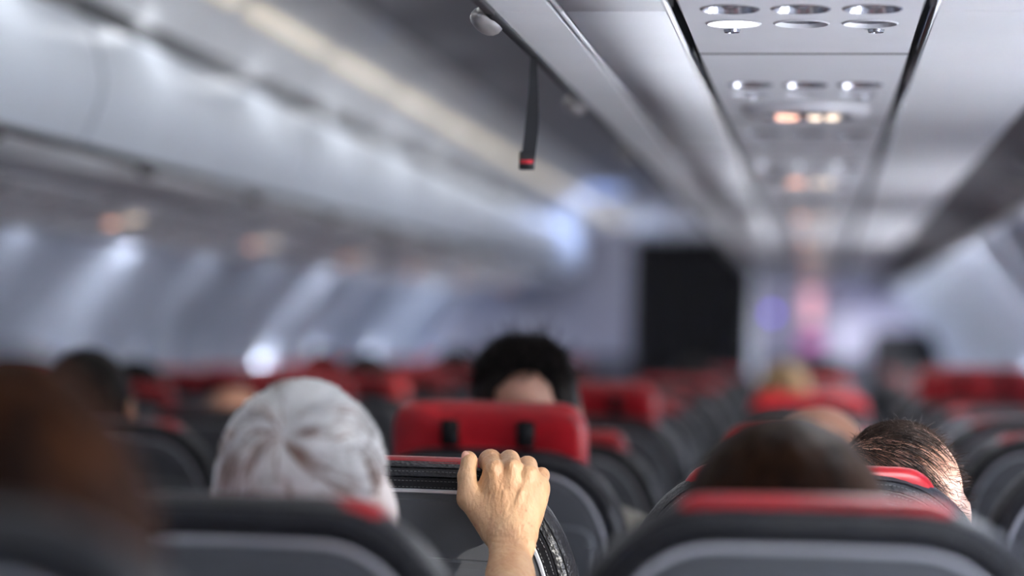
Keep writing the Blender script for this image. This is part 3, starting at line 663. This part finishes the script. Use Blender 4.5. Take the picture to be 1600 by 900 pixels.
def shirt_f(X, Y, Z):
    d = torso_sdf(X, Y, Z)
    for s_ in (-1, 1): d = smin(d, arm_sdf(X, Y, Z, s_, False), 0.03)
    d = smin(d, cap(X, Y, Z, (0, -0.015, 0.50), (0, -0.018, 0.545), 0.070, 0.060), 0.03)-0.009+0.0025*noise3(X, Y, Z, 38, 3)
    for s_ in (-1, 1): d = np.maximum(d, -cap(X, Y, Z, (s_*0.20, 0.06, 0.20), (s_*0.21, 0.08, 0.10), 0.06, 0.06))
    return np.maximum(d, 0.06-Z)
def trous_f(X, Y, Z): return np.maximum(legs_sdf(X, Y, Z)-0.008, -0.35-Z)
LEAN = 0.13
def lean(P, k=LEAN): P = P.copy(); P[:, 1] -= np.clip(P[:, 2], 0, 2)*k; return P
LO, HI = (-0.30, -0.14, -0.45), (0.30, 0.56, 0.82)
bP, bF = nets(body_sdf(), LO, HI, 0.009); sP, sF = nets(shirt_f, LO, HI, 0.010); tP, tF = nets(trous_f, LO, HI, 0.012)
me_body = npmesh(lean(bP), bF, 'body'); me_shirt = npmesh(lean(sP), sF, 'shirt'); me_tr = npmesh(tP, tF, 'trousers')
def hair_f(kind):
    def f(X, Y, Z):
        if kind in ('short', 'ring', 'white'):
            r = (0.086, 0.106, 0.104) if kind != 'white' else (0.074, 0.104, 0.104)
            d = ell(X, Y, Z, (0, -0.017, 0.698), r)-0.0016*noise3(X, Y, Z, 110, 5)-0.002*noise3(X, Y, Z, 50, 8)
            d = smin(d, ell(X, Y, Z, (0, -0.055, 0.640), (0.070, 0.060, 0.060)), 0.02)
            if kind == 'white': d = smin(d, ell(X, Y, Z, (0, -0.022, 0.655), (0.081, 0.075, 0.080)), 0.02)
            if kind == 'white': d = smin(d, ell(X, Y, Z, (0, -0.030, 0.610), (0.075, 0.068, 0.066)), 0.02)
            if kind == 'white':
                for s_ in (-1, 1): d = smin(d, ell(X, Y, Z, (s_*0.074, -0.012, 0.662), (0.020, 0.036, 0.045)), 0.02)
            d = np.maximum(d, (0.585 if kind != 'white' else 0.555)-Z+0*X); d = np.maximum(d, -ell(X, Y, Z, (0, 0.13, 0.60), (0.16, 0.105, 0.13)))
            if kind == 'ring': d = np.maximum(d, -ell(X, Y, Z, (0.016, -0.125, 0.690), (0.060, 0.055, 0.066))+0.004*noise3(X, Y, Z, 120, 9))
        elif kind == 'bob':
            d = ell(X, Y, Z, (0, -0.015, 0.692), (0.092, 0.112, 0.108)); d = smin(d, cap(X, Y, Z, (0, -0.03, 0.66), (0, -0.025, 0.58), 0.092, 0.098), 0.03)
            d -= 0.0015*noise3(X, Y, Z*0.1, 160, 4); d = np.maximum(d, 0.55-Z); d = np.maximum(d, -ell(X, Y, Z, (0, 0.14, 0.61), (0.085, 0.11, 0.13)))
        elif kind == 'long':
            d = ell(X, Y, Z, (0, -0.015, 0.695), (0.090, 0.112, 0.110)); d = smin(d, cap(X, Y, Z, (0, -0.04, 0.66), (0, -0.06, 0.38), 0.092, 0.118), 0.04)
            d = smin(d, cap(X, Y, Z, (0.05, -0.01, 0.62), (0.065, 0.0, 0.40), 0.045, 0.045), 0.03)
            d -= 0.003*noise3(X, Y, Z*0.15, 90, 4); d = np.maximum(d, 0.33-Z); d = np.maximum(d, -ell(X, Y, Z, (0, 0.14, 0.60), (0.08, 0.11, 0.16)))
        return d
    return f
HM = {}
for kd in ('short', 'ring', 'bob', 'long', 'white'):
    P, Fq = nets(hair_f(kd), (-0.18, -0.20, 0.30), (0.18, 0.14, 0.84), 0.0055); HM[kd] = npmesh(lean(P), Fq, 'hair_'+kd)
def strand_mesh(paths, rad, n=3, ln=LEAN):
    P = np.array(paths); S_, N_, _ = P.shape
    T = np.gradient(P, axis=1); T /= np.linalg.norm(T, axis=2, keepdims=True)+1e-9
    A = np.cross(T, np.array([0.3, 0.5, 0.81])); A /= np.linalg.norm(A, axis=2, keepdims=True)+1e-9; B = np.cross(T, A)
    tap = np.concatenate([np.linspace(1, 1, N_-2), [0.7, 0.15]])[None, :, None]*rad
    V = np.stack([P+(A*math.cos(q)+B*math.sin(q))*tap for q in [2*math.pi*k/n for k in range(n)]], 2).reshape(-1, 3)
    base = (np.arange(S_)*N_*n)[:, None, None]; i = np.arange(N_-1)[None, :, None]*n; j = np.arange(n)[None, None, :]; k = (j+1) % n
    Fq = np.stack(np.broadcast_arrays(base+i+j, base+i+k, base+i+n+k, base+i+n+j), -1).reshape(-1, 4)
    if ln: V = V.copy(); V[:, 1] -= V[:, 2]*ln
    return npmesh(V, Fq, 'strands')
def on_ell(d, c=(0, -0.017, 0.698), r=(0.0745, 0.105, 0.104), off=0.0):
    d = d/np.linalg.norm(d); return np.array(c)+d*(np.array(r)+off)
HEADC = {}
def person(x, seaty, ztop, hair, hmat, label, shirt=0, fwd=0.0, skin='skin', yaw=0.0, roll=0.0, group=None, bodyme=None, hscale=1.0, lean_=True):
    t = thing('person', label, 'person', (x, seaty+0.285+fwd, 0.44), group)
    s_ = (ztop-0.44)/0.795; t.scale = (hscale, hscale, s_); t.rotation_euler = (0, roll, yaw)
    link('body', bodyme or me_body, M[skin], t)
    link('shirt', me_shirt, M['shirt%d' % shirt], t); link('trousers', me_tr, M['trousers'], t)
    if hair: link('hair', HM[hair], M[hmat], t)
    return t
# ---------------------------------------------------------------- passengers in the near block
person(-0.474, 1.08, E-0.026, 'long', 'h_brown', 'person with long brown hair, very blurred at the left edge', 4, hscale=1.0)
person(-0.026, 1.84, E-0.076, 'bob', 'h_bob', 'person with smooth dark brown bobbed hair behind the red-capped foreground seat', 1)
def mk_plain(*a, **k): return person(*a, **k)
bald_top = E-0.103
tb = person(0.062, 2.60, bald_top, None, None, 'person with thin greying hair combed over a bald scalp, sharp at right', 0, skin='skinpale', roll=0.06, fwd=-0.01)
ringman = person(XA+0.036, 3.36, E-0.014, 'ring', 'h_dark', 'person with dark hair and bare patch above the raised red headrest', 3, skin='skinpale', fwd=0.0)
person(0.005, 3.36, E-0.110, None, None, 'bald person with orange-tinted scalp peeking over the dark brown head', 1, skin='skindark')
person(XA+0.01, 8.68, E-0.11, 'short', 'h_dark', 'distant person with tanned bald patch beside the dark curtain', 2)
person(-0.11, 5.64+1.52, E-0.09, 'short', 'h_blond', 'distant blond person in the middle column above the red caps', 3)
person(0.03, 8.68, E-0.085, 'short', 'h_dark', 'distant dark-haired person right behind the blond one in the middle column', 4)
# far block
XL = mirror(XA)+0.04
person(XL-0.10, 4.12, E-0.055, 'short', 'h_dark', 'dark-haired person across the aisle beyond the long brown hair', 1)
person(XL+0.0, 4.88, E-0.142, None, None, 'low pinkish bald head by a red headrest across the aisle', 2, skin='skindark')
for i, (xx, k, zt, hm_, lb_) in enumerate([(mirror(XM)+0.04, 6, .10, 'h_dark', 'dark-haired person seen over the white hair, far block middle column'), (XL, 7, .08, 'h_dark', 'dark-haired person left of the white window glints, far block aisle column'), (XL+0.02, 9, .07, 'h_dark', 'dark-haired person among far red headrests, left of the balding man'), (mirror(XM)+0.04, 9, .09, 'h_bob', 'brown-haired person low among far red headrests'), (XL, 11, .08, 'h_dark', 'farthest dark-haired person across the aisle')]):
    person(xx, rows[k], E-zt, 'short', hm_, lb_, i % 5)
# thin combed hair for the sharp head
paths = []
c = np.array([0, -0.015, 0.700]); r = np.array([0.077, 0.096, 0.095])
for i in range(1700):
    u = rng.uniform(); a0 = rng.uniform(-1.25, 1.0); el = rng.uniform(-0.1, 1.25)**1.0
    # start at left / crown and comb to the right and forward
    th0 = math.radians(rng.uniform(95, 285)); 
    d0 = np.array([math.cos(el)*math.cos(th0), math.cos(el)*math.sin(th0), math.sin(el)])
    if d0[0] > 0.25 and rng.uniform() < 0.9: continue
    ln = rng.uniform(0.03, 0.10); N_ = 8; p = d0.copy(); pts = []
    v = np.array([0.95, -0.1+rng.normal()*0.10, -0.30+rng.normal()*0.10+0.25*math.sin(d0[2]*9)])
    lift = rng.uniform(0.0005, 0.005)
    for q in range(N_):
        f = q/(N_-1); pts.append(c+p*(r+lift*math.sin(math.pi*min(1, f*0.9))+0.0006))
        tv = v-p*np.dot(v, p); p = p+tv/np.linalg.norm(tv)*ln/0.09/N_; p /= np.linalg.norm(p)
    paths.append(pts)
for i in range(1800):     # short fuzz all round
    d0 = rng.normal(size=3); d0 /= np.linalg.norm(d0)
    if d0[2] < -0.35 or (d0[1] > 0.4 and d0[2] < 0.4): continue
    e = rng.normal(size=3)*0.5; ln = rng.uniform(0.004, 0.013); pts = []
    for q in range(8): f = q/7; pts.append(c+d0*(r)+(d0+e*f+np.array([0.3, 0, -0.3])*f)*ln*f)
    paths.append(pts)
link('hair', strand_mesh(paths, 0.00036), M['h_grey'], tb)['kind'] = 'stuff'
# ---------------------------------------------------------------- white-haired person whose right hand grips the seat ahead
bo, bof = nets(body_sdf(arms=(-1,)), LO, HI, 0.007)
wx, wy, wz = -0.500, 1.84+0.345, 0.44
wtop = W(450, 598, wy-0.02).z
ws = (wtop-0.44)/0.806
LW = 0.02
t = thing('person', 'white-haired person reaching the right hand forward to grip the seat back', 'person', (wx, wy, wz))
# arm and hand are laid out in cabin coordinates, then joined with the body
kx = 1/1345.0
def HP(px, py, Y): return tuple(W(px, py, Y))
YW = 2.556
wr1, wr2 = HP(785, 856, 2.540), HP(812, 856, 2.540)
elb = Vector(HP(806, 1040, 2.32)); sho = Vector((wx+0.175, wy-0.01, wz+0.455*ws))
knk = {'i': (773, 734, 2.5705, 16.0), 'm': (801, 731, 2.5700, 14.6), 'r': (827, 741, 2.5735, 14.2), 'l': (843, 760, 2.580, 12.6)}
pip = {'i': (766, 720, 2.604, 18.2), 'm': (796, 719, 2.607, 16.0), 'r': (824, 728, 2.606, 15.6), 'l': (846, 743, 2.606, 12.6)}
def hand_f(X, Y, Z):
    r = lambda p: p*kx
    d = cap(X, Y, Z, HP(786, 848, 2.542), HP(789, 905, 2.500), r(22), r(24)); d = smin(d, cap(X, Y, Z, HP(808, 848, 2.544), HP(807, 905, 2.502), r(21), r(24)), 0.012)
    d = smin(d, cap(X, Y, Z, HP(797, 905, 2.505), tuple(elb), r(31), r(46)), 0.02)
    # metacarpals
    base = {'i': (783, 832), 'm': (795, 832), 'r': (808, 832), 'l': (819, 832)}
    for k_ in 'imrl':
        q = knk[k_]; d = smin(d, cap(X, Y, Z, HP(base[k_][0], base[k_][1], 2.552), HP(q[0], q[1]+4, q[2]+0.005), r(18), r(13.5)), 0.018)
    d = smin(d, cap(X, Y, Z, HP(778, 744, 2.5795), HP(836, 758, 2.5835), r(13.5), r(12)), 0.012)
    d = smin(d, cap(X, Y, Z, HP(785, 770, 2.5735), HP(830, 776, 2.5745), r(17), r(16)), 0.012)
    d = smin(d, cap(X, Y, Z, HP(770, 800, 2.570), HP(765, 755, 2.580), r(20), r(15)), 0.014)
    d = smin(d, cap(X, Y, Z, HP(824, 800, 2.568), HP(836, 768, 2.582), r(20), r(16)), 0.014)
    # thumb metacarpal and web
    d = smin(d, cap(X, Y, Z, HP(768, 828, 2.556), HP(732, 778, 2.572), r(20), r(17.0)), 0.012)
    d = smin(d, cap(X, Y, Z, HP(744, 786, 2.575), HP(756, 766, 2.583), r(13), r(8)), 0.012)
    # tendons
    for k_, a_ in (('i', (786, 806)), ('m', (795, 808)), ('r', (807, 800))):
        q = knk[k_]; d = smin(d, cap(X, Y, Z, HP(a_[0], a_[1], 2.5520), HP(q[0], q[1]+10, q[2]-0.0045), r(2.0), r(4.2)), 0.009)
    # veins
    d = smin(d, cap(X, Y, Z, HP(789, 806, 2.5462), HP(788, 770, 2.5530), r(1.0), r(1.3)), 0.006)
    d = smin(d, cap(X, Y, Z, HP(806, 800, 2.5470), HP(814, 768, 2.5530), r(1.0), r(1.3)), 0.006)
    # knuckle heads
    for k_ in 'imrl':
        q = knk[k_]; d = smin(d, ell(X, Y, Z, HP(q[0], q[1]-3, q[2]-0.0030), (r(7.0), r(9.0), r(7.0))), 0.006)
    d = smin(d, ell(X, Y, Z, HP(827, 852, 2.534), (r(9), r(9), r(12))), 0.010)    # ulna head
    d = np.maximum(d, -1) 
    # fingers: kept apart from each other with a tight blend
    fing = None
    for k_ in 'imrl':
        a, b_ = knk[k_], pip[k_]
        e = cap(X, Y, Z, HP(a[0], a[1], a[2]+0.002), HP(b_[0], b_[1], b_[2]), r(a[3]), r(b_[3]))
        dx = {'i': -1, 'm': 0, 'r': 0, 'l': -2}[k_]
        e = smin(e, cap(X, Y, Z, HP(b_[0], b_[1], b_[2]), HP(b_[0]+dx, b_[1]+16, 2.656), r(b_[3]*0.95), r(b_[3]*0.80)), 0.003)
        e = smin(e, cap(X, Y, Z, HP(b_[0]+dx, b_[1]+16, 2.656), HP(b_[0]+2*dx, b_[1]+44, 2.664), r(b_[3]*0.80), r(b_[3]*0.62)), 0.003)
        fing = e if fing is None else smin(fing, e, 0.0012)
    d = smin(d, fing, 0.0045)
    # thumb
    tb_ = cap(X, Y, Z, HP(731, 780, 2.571), HP(729.5, 745, 2.575), r(17.0), r(14.5))
    tb_ = smin(tb_, cap(X, Y, Z, HP(729.5, 744, 2.575), HP(733.5, 719, 2.582), r(14.3), r(12.6)), 0.003)
    tb_ = smin(tb_, cap(X, Y, Z, HP(733.5, 724, 2.581), HP(732.0, 714.5, 2.585), r(11.8), r(9.6)), 0.003)
    d = smin(d, tb_, 0.004)
    # creases: thumb IP, thumb web
    for a, b_ in (((716, 741), (742, 737)), ((716, 746), (740, 743))):
        d = d+0.0006*np.exp(-(cap(X, Y, Z, HP(*a, 2.560), HP(*b_, 2.560), 0, 0)/0.0016)**2)
    for a, b_ in (((762, 843), (833, 838)), ((764, 850), (830, 847)), ((790, 806), (822, 803))):
        d = d+0.0005*np.exp(-(cap(X, Y, Z, HP(*a, 2.520), HP(*b_, 2.520), 0, 0)-0.0)**2/0.014**2*1.0)*np.exp(-((Z-(HP(a[0], a[1], 2.52)[2]*0.5+HP(b_[0], b_[1], 2.52)[2]*0.5))/0.0012)**2)
    # upper arm down to the shoulder, under the sleeve
    d = d-0.00022*noise3(X, Y, Z*0.45, 900, 11)
    return d
lo = np.array(HP(700, 960, 2.50)); hi = np.array(HP(870, 690, 2.70))
hP, hF = nets(hand_f, (lo[0]-0.02, 2.42, E-0.345), (hi[0]+0.02, 2.69, E-0.125), 0.00135)
def fore_f(X, Y, Z):
    d = cap(X, Y, Z, HP(797, 905, 2.505), tuple(elb), 31*kx, 46*kx)
    return smin(d, cap(X, Y, Z, tuple(elb), tuple(sho), 46*kx, 0.046), 0.02)
fP, fF = nets(fore_f, (-0.45, 2.05, 0.60), (-0.20, 2.56, 0.985), 0.006)
# crop the coarse forearm where the fine mesh takes over
bo2 = bo.copy(); bo2[:, 1] -= np.clip(bo2[:, 2], 0, 2)*LW; bo2 = bo2*np.array([1, 1, ws])+np.array([wx, wy, wz])
def drop(P, Fq, keep):
    k_ = keep(P); m_ = k_[Fq].all(1); return P, Fq[m_]
hP, hF = drop(hP, hF, lambda P: (P[:, 2] > E-0.343) & (P[:, 1] > 2.424))
allP = np.concatenate([bo2, hP, fP]); allF = np.concatenate([bof, hF+len(bo2), fF+len(bo2)+len(hP)])
org = np.array([wx, wy, wz])
M['handskin'] = mat('weathered_skin', (0.61, 0.37, 0.205), 0.46, sss=0.06, col2=(0.49, 0.26, 0.135), nscale=38, bump=0.95, bscale=230, stretch=(1, 1, 0.4))
# small brown age spots
nt = M['handskin'].node_tree; bs = nt.nodes['Principled BSDF']; src = bs.inputs['Base Color'].links[0].from_socket
vn = nt.nodes.new('ShaderNodeTexVoronoi'); vn.inputs['Scale'].default_value = 95; tc_ = nt.nodes.new('ShaderNodeTexCoord'); nt.links.new(tc_.outputs['Object'], vn.inputs['Vector'])
rp = nt.nodes.new('ShaderNodeValToRGB'); rp.color_ramp.elements[0].position = 0.06; rp.color_ramp.elements[0].color = (0.55, 0.55, 0.55, 1); rp.color_ramp.elements[1].position = 0.22; rp.color_ramp.elements[1].color = (0, 0, 0, 1)
nt.links.new(vn.outputs['Distance'], rp.inputs[0]); mxc = nt.nodes.new('ShaderNodeMix'); mxc.data_type = 'RGBA'
nt.links.new(rp.outputs[0], mxc.inputs[0]); nt.links.new(src, mxc.inputs[6]); mxc.inputs[7].default_value = (0.38, 0.14, 0.07, 1); nt.links.new(mxc.outputs[2], bs.inputs['Base Color'])
body = link('body', npmesh(allP-org, allF, 'body_reaching'), M['handskin'], t)
# thumbnail
nc = Vector(HP(728.0, 714, 2.5755)); nb = MB()
nb.rings([[(nc.x-org[0]+u*0.0052*q-0.0004, nc.y-org[1]+0.0012*(u*q)**2+(1-q)*0.0 - 0.0015*q*0, nc.z-org[2]+v*0.0072*q) for u, v in [(math.cos(a), math.sin(a)) for a in [2*math.pi*k/18 for k in range(18)]]] for q in (1.0, 0.7, 0.35, 0.02)])
link('thumbnail', nb.mesh(), M['nail'], t)
def shirt_w():
    P = sP.copy(); P[:, 1] -= np.clip(P[:, 2], 0, 2)*LW; P = P*np.array([1, 1, ws])+org
    # right sleeve along the reaching arm
    def sl_(X, Y, Z):
        e2 = sho+(elb-sho)*0.85; d = cap(X, Y, Z, tuple(sho), tuple(e2), 0.060, 0.048)+0.002*noise3(X, Y, Z, 60, 2); return d
    q, qf = nets(sl_, (-0.47, 2.02, 0.60), (-0.17, 2.42, 1.03), 0.008)
    A = np.concatenate([P, q]); B = np.concatenate([sF, qf+len(P)]); return npmesh(A-org, B, 'shirt_reaching')
link('shirt', shirt_w(), M['shirt3'], t); link('trousers', me_tr, M['trousers'], t)
def lw(P): P = P.copy(); P[:, 1] -= np.clip(P[:, 2], 0, 2)*LW; return P*np.array([1, 1, ws])
P, Fq = nets(hair_f('white'), (-0.12, -0.16, 0.55), (0.12, 0.12, 0.84), 0.0045); hb = link('hair', npmesh(lw(P), Fq, 'white_hair_base'), M['h_whitebase'], t)
# white strands swirling out of the crown whorl, combed in clumps
wc = np.array([0.0, -0.84, 0.55]); wc /= np.linalg.norm(wc)
ex = np.cross(np.array([0, 0, 1.0]), wc); ex /= np.linalg.norm(ex); ey = np.cross(wc, ex)
paths = []
clumps = [(rng.uniform(0, 2*math.pi), rng.uniform(0.0, 1.0), rng.normal()*0.25) for _ in range(280)]
for (a0, st, tw) in clumps:
    sw = rng.uniform(-0.5, 0.9); cl = rng.uniform(0.0, 0.0055)
    for q in range(24):
        a = a0+rng.normal()*0.10; s0 = 0.05+st*1.35+rng.normal()*0.05; ln = rng.uniform(0.40, 0.9); N_ = 10; pts = []
        lift0 = rng.uniform(0.0, 0.005)+cl
        for i in range(N_):
            f = i/(N_-1); rr = abs(s0)+ln*f; ang = a+(0.45+0.5*sw)*math.log1p(rr*1.5)*0.7+tw*f*1.6
            dr = wc*math.cos(rr)+(ex*math.cos(ang)+ey*math.sin(ang))*math.sin(rr)
            if dr[2] < -0.78: dr[2] = -0.78
            p = on_ell(dr, off=0.001+lift0*math.sin(math.pi*f)**0.7)
            if dr[2] < -0.2: p[0] *= 1.0; p[2] -= 0.02*(-0.2-dr[2])
            pts.append(p)
        end = np.array(pts[-1])
        if pts[4][1] > 0.075 and pts[4][2] < 0.72: continue
        paths.append(pts)
for i in range(0):
    a = rng.uniform(0.9, 2.0); dr = np.array([math.cos(a)*0.9, rng.uniform(-0.4, 0.1), math.sin(a)]); p0_ = on_ell(dr, off=0.006); e = rng.normal(size=3)*0.4
    paths.append([p0_+(dr/np.linalg.norm(dr)+np.array([-0.8, 0, 0.2])*f+e*f)*0.011*f for f in np.linspace(0, 1, 10)])
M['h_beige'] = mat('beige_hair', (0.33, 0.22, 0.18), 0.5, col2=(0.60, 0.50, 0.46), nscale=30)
for nm_, sub, rad, mm in (('strands', [p for i, p in enumerate(paths) if (i//24) % 4], 0.0008, 'h_white'), ('beige_strands', [p for i, p in enumerate(paths) if not (i//24) % 4], 0.0007, 'h_beige')):  # some clumps take a beige tone instead of white
    V = strand_mesh(sub, rad, 3, LW); co = np.zeros(len(V.vertices)*3, np.float32); V.vertices.foreach_get('co', co); co = co.reshape(-1, 3); co[:, 2] *= ws; V.vertices.foreach_set('co', co.ravel()); V.update()
    st_ = link(nm_, V, M[mm], hb); st_['kind'] = 'stuff'
# loose dark strands over the bare patch of the man above the red headrest
paths = []
for i in range(900):
    a = rng.uniform(-1.3, 1.3); el0 = rng.uniform(0.75, 1.35); th0 = -math.pi/2+a
    ln = rng.uniform(0.15, 0.75)*(1.0 if abs(a) > 0.5 else 0.7); lift = rng.uniform(0.002, 0.012); cu = rng.normal()*0.35; pts = []
    for q in range(9):
        f = q/8; el = el0-ln*f; tt_ = th0+cu*f*f
        d_ = np.array([math.cos(el)*math.cos(tt_), math.cos(el)*math.sin(tt_), math.sin(el)])
        pts.append(np.array([0, -0.017, 0.698])+d_*(np.array([0.080, 0.100, 0.099])+0.004+lift*math.sin(math.pi*f*0.9)))
    paths.append(pts)
for i in range(260):
    d0 = rng.normal(size=3); d0[2] = abs(d0[2])+0.6; d0 /= np.linalg.norm(d0); e = rng.normal(size=3)*0.7
    paths.append([np.array([0, -0.017, 0.698])+d0*np.array([0.086, 0.104, 0.102])+(d0+e*f)*0.018*f for f in np.linspace(0, 1, 9)])
st_ = link('loose_strands', strand_mesh(paths, 0.0007), M['h_dark'], ringman); st_['kind'] = 'stuff'
# ---------------------------------------------------------------- front of the cabin
def lightmat(name, c, s_): return mat(name, c, 0.4, emit=c, estr=s_)
t = thing('aisle_curtain', 'black curtain closing the aisle at the far front', 'curtain', (-0.93, 16.2, 0))
b = MB(); n = 60; rs = []
for zz in (0.02, 1.95): rs.append([(-0.46+0.92*k/n, 0.035*math.sin(k*1.1), zz) for k in range(n+1)]+[(-0.46+0.92*(n-k)/n, 0.012+0.035*math.sin((n-k)*1.1), zz) for k in range(n+1)])
link('cloth', b.rings(rs, True, True, True).mesh(), M['curtain'], t); link('curtain_rail', MB().tube([(-0.5, 0, 1.97), (0.5, 0, 1.97)], 0.012).mesh(), M['rail'], t)
t = thing('galley_partition', 'pale partition panel at the far front right of the aisle', 'partition', (0.15, 15.4, 0))
pw = mat('partition_laminate', (0.46, 0.44, 0.55), 0.5, var=0.1)
link('panel', MB().box(-0.55, 0.62, -0.02, 0.02, 0.0, 1.98).mesh(bevel=0.01), pw, t)
link('top_band', MB().box(-0.55, 0.62, -0.035, -0.02, 1.60, 1.72).mesh(bevel=0.004), M['aisleceil'], t)
link('kick_panel', MB().box(-0.55, 0.62, -0.035, -0.02, 0.0, 1.10).mesh(bevel=0.004), mat('dark_laminate', (0.05, 0.05, 0.07), 0.5), t)
t = thing('galley_partition', 'grey partition panel across the aisle at the far front left', 'partition', (-2.0, 15.4, 0))
link('panel', MB().box(-0.62, 0.72, -0.02, 0.02, 0.0, 1.98).mesh(bevel=0.01), mat('grey_laminate', (0.36, 0.36, 0.44), 0.5, var=0.1), t)
link('kick_panel', MB().box(-0.62, 0.72, -0.035, -0.02, 0.0, 1.08).mesh(bevel=0.004), mat('dark_laminate_left', (0.05, 0.05, 0.07), 0.5), t)
def wall_screen(px, py, w_, h_, Y, m, name, label, cat):
    p = W(px, py, Y); t = thing(name, label, cat, p)
    link('housing', MB().box(-w_/2-0.01, w_/2+0.01, 0, 0.03, -h_/2-0.01, h_/2+0.01).mesh(bevel=0.005), M['rubber'], t); link('lit_face', MB().box(-w_/2, w_/2, -0.006, 0, -h_/2, h_/2).mesh(bevel=0.003), m, t); return t
wall_screen(1206, 490, 0.045, 0.045, 15.3, lightmat('violet_light', (0.16, 0.10, 0.60), 6), 'indicator_light', 'round violet glow left of the pale partition', 'light')
wall_screen(1268, 480, 0.10, 0.24, 15.3, lightmat('pink_reflection', (0.75, 0.42, 0.48), 0.9), 'indicator_light', 'tall pinkish reflection shown as a glowing panel in the middle of the far partition', 'light')  # emissive panel stands in for a pink reflection
wall_screen(1268, 535, 0.16, 0.09, 15.3, lightmat('magenta_light', (0.42, 0.08, 0.30), 0.7), 'indicator_light', 'magenta lit notice below the pink panel', 'light')
wall_screen(1042, 402, 0.06, 0.06, 16.93, lightmat('dim_amber_light', (0.45, 0.33, 0.25), 1.5), 'indicator_light', 'dim amber lamp above the black curtain', 'light')
for px in (1385,): 
    p = W(1418, 565, 14.6); t = thing('wall_monitor', 'black monitor at the far front right', 'monitor', (p.x, 14.6, 0))
    link('screen', MB().box(-0.24, 0.24, -0.02, 0.02, 0.85, p.z+0.20).mesh(bevel=0.01), M['black'], t); link('stand', MB().box(-0.14, 0.14, -0.03, 0.03, 0, 0.86).mesh(bevel=0.01), M['black'], t)
# bluish front-cabin mood lamp and galley lamp, both assumed as ceiling fittings
for x, y, col, e, lb_ in ((-1.25, 13.2, (0.40, 0.55, 1.0), 7, 'blue mood lamp on the far ceiling over the left bins'), (0.0, 14.6, (0.85, 0.82, 1.0), 4, 'galley lamp on the far ceiling over the pale partition')):
    t = thing('ceiling_lamp', lb_, 'lamp', (x, y, E+0.84)); link('diffuser', MB().box(-0.10, 0.10, -0.3, 0.3, -0.012, 0.012).mesh(bevel=0.006), lightmat('lamp_%d' % int(y), col, 0.7), t); link('lamp_frame', MB().box(-0.115, 0.115, -0.315, 0.315, -0.002, 0.020).mesh(bevel=0.004), M['white'], t)
    al = bpy.data.lights.new('lamp_glow', 'AREA'); al.shape = 'RECTANGLE'; al.size = 0.2; al.size_y = 0.6; al.energy = e; al.color = col
    ao = bpy.data.objects.new('lamp_glow', al); COL.objects.link(ao); ao.location = (x, y, E+0.82)
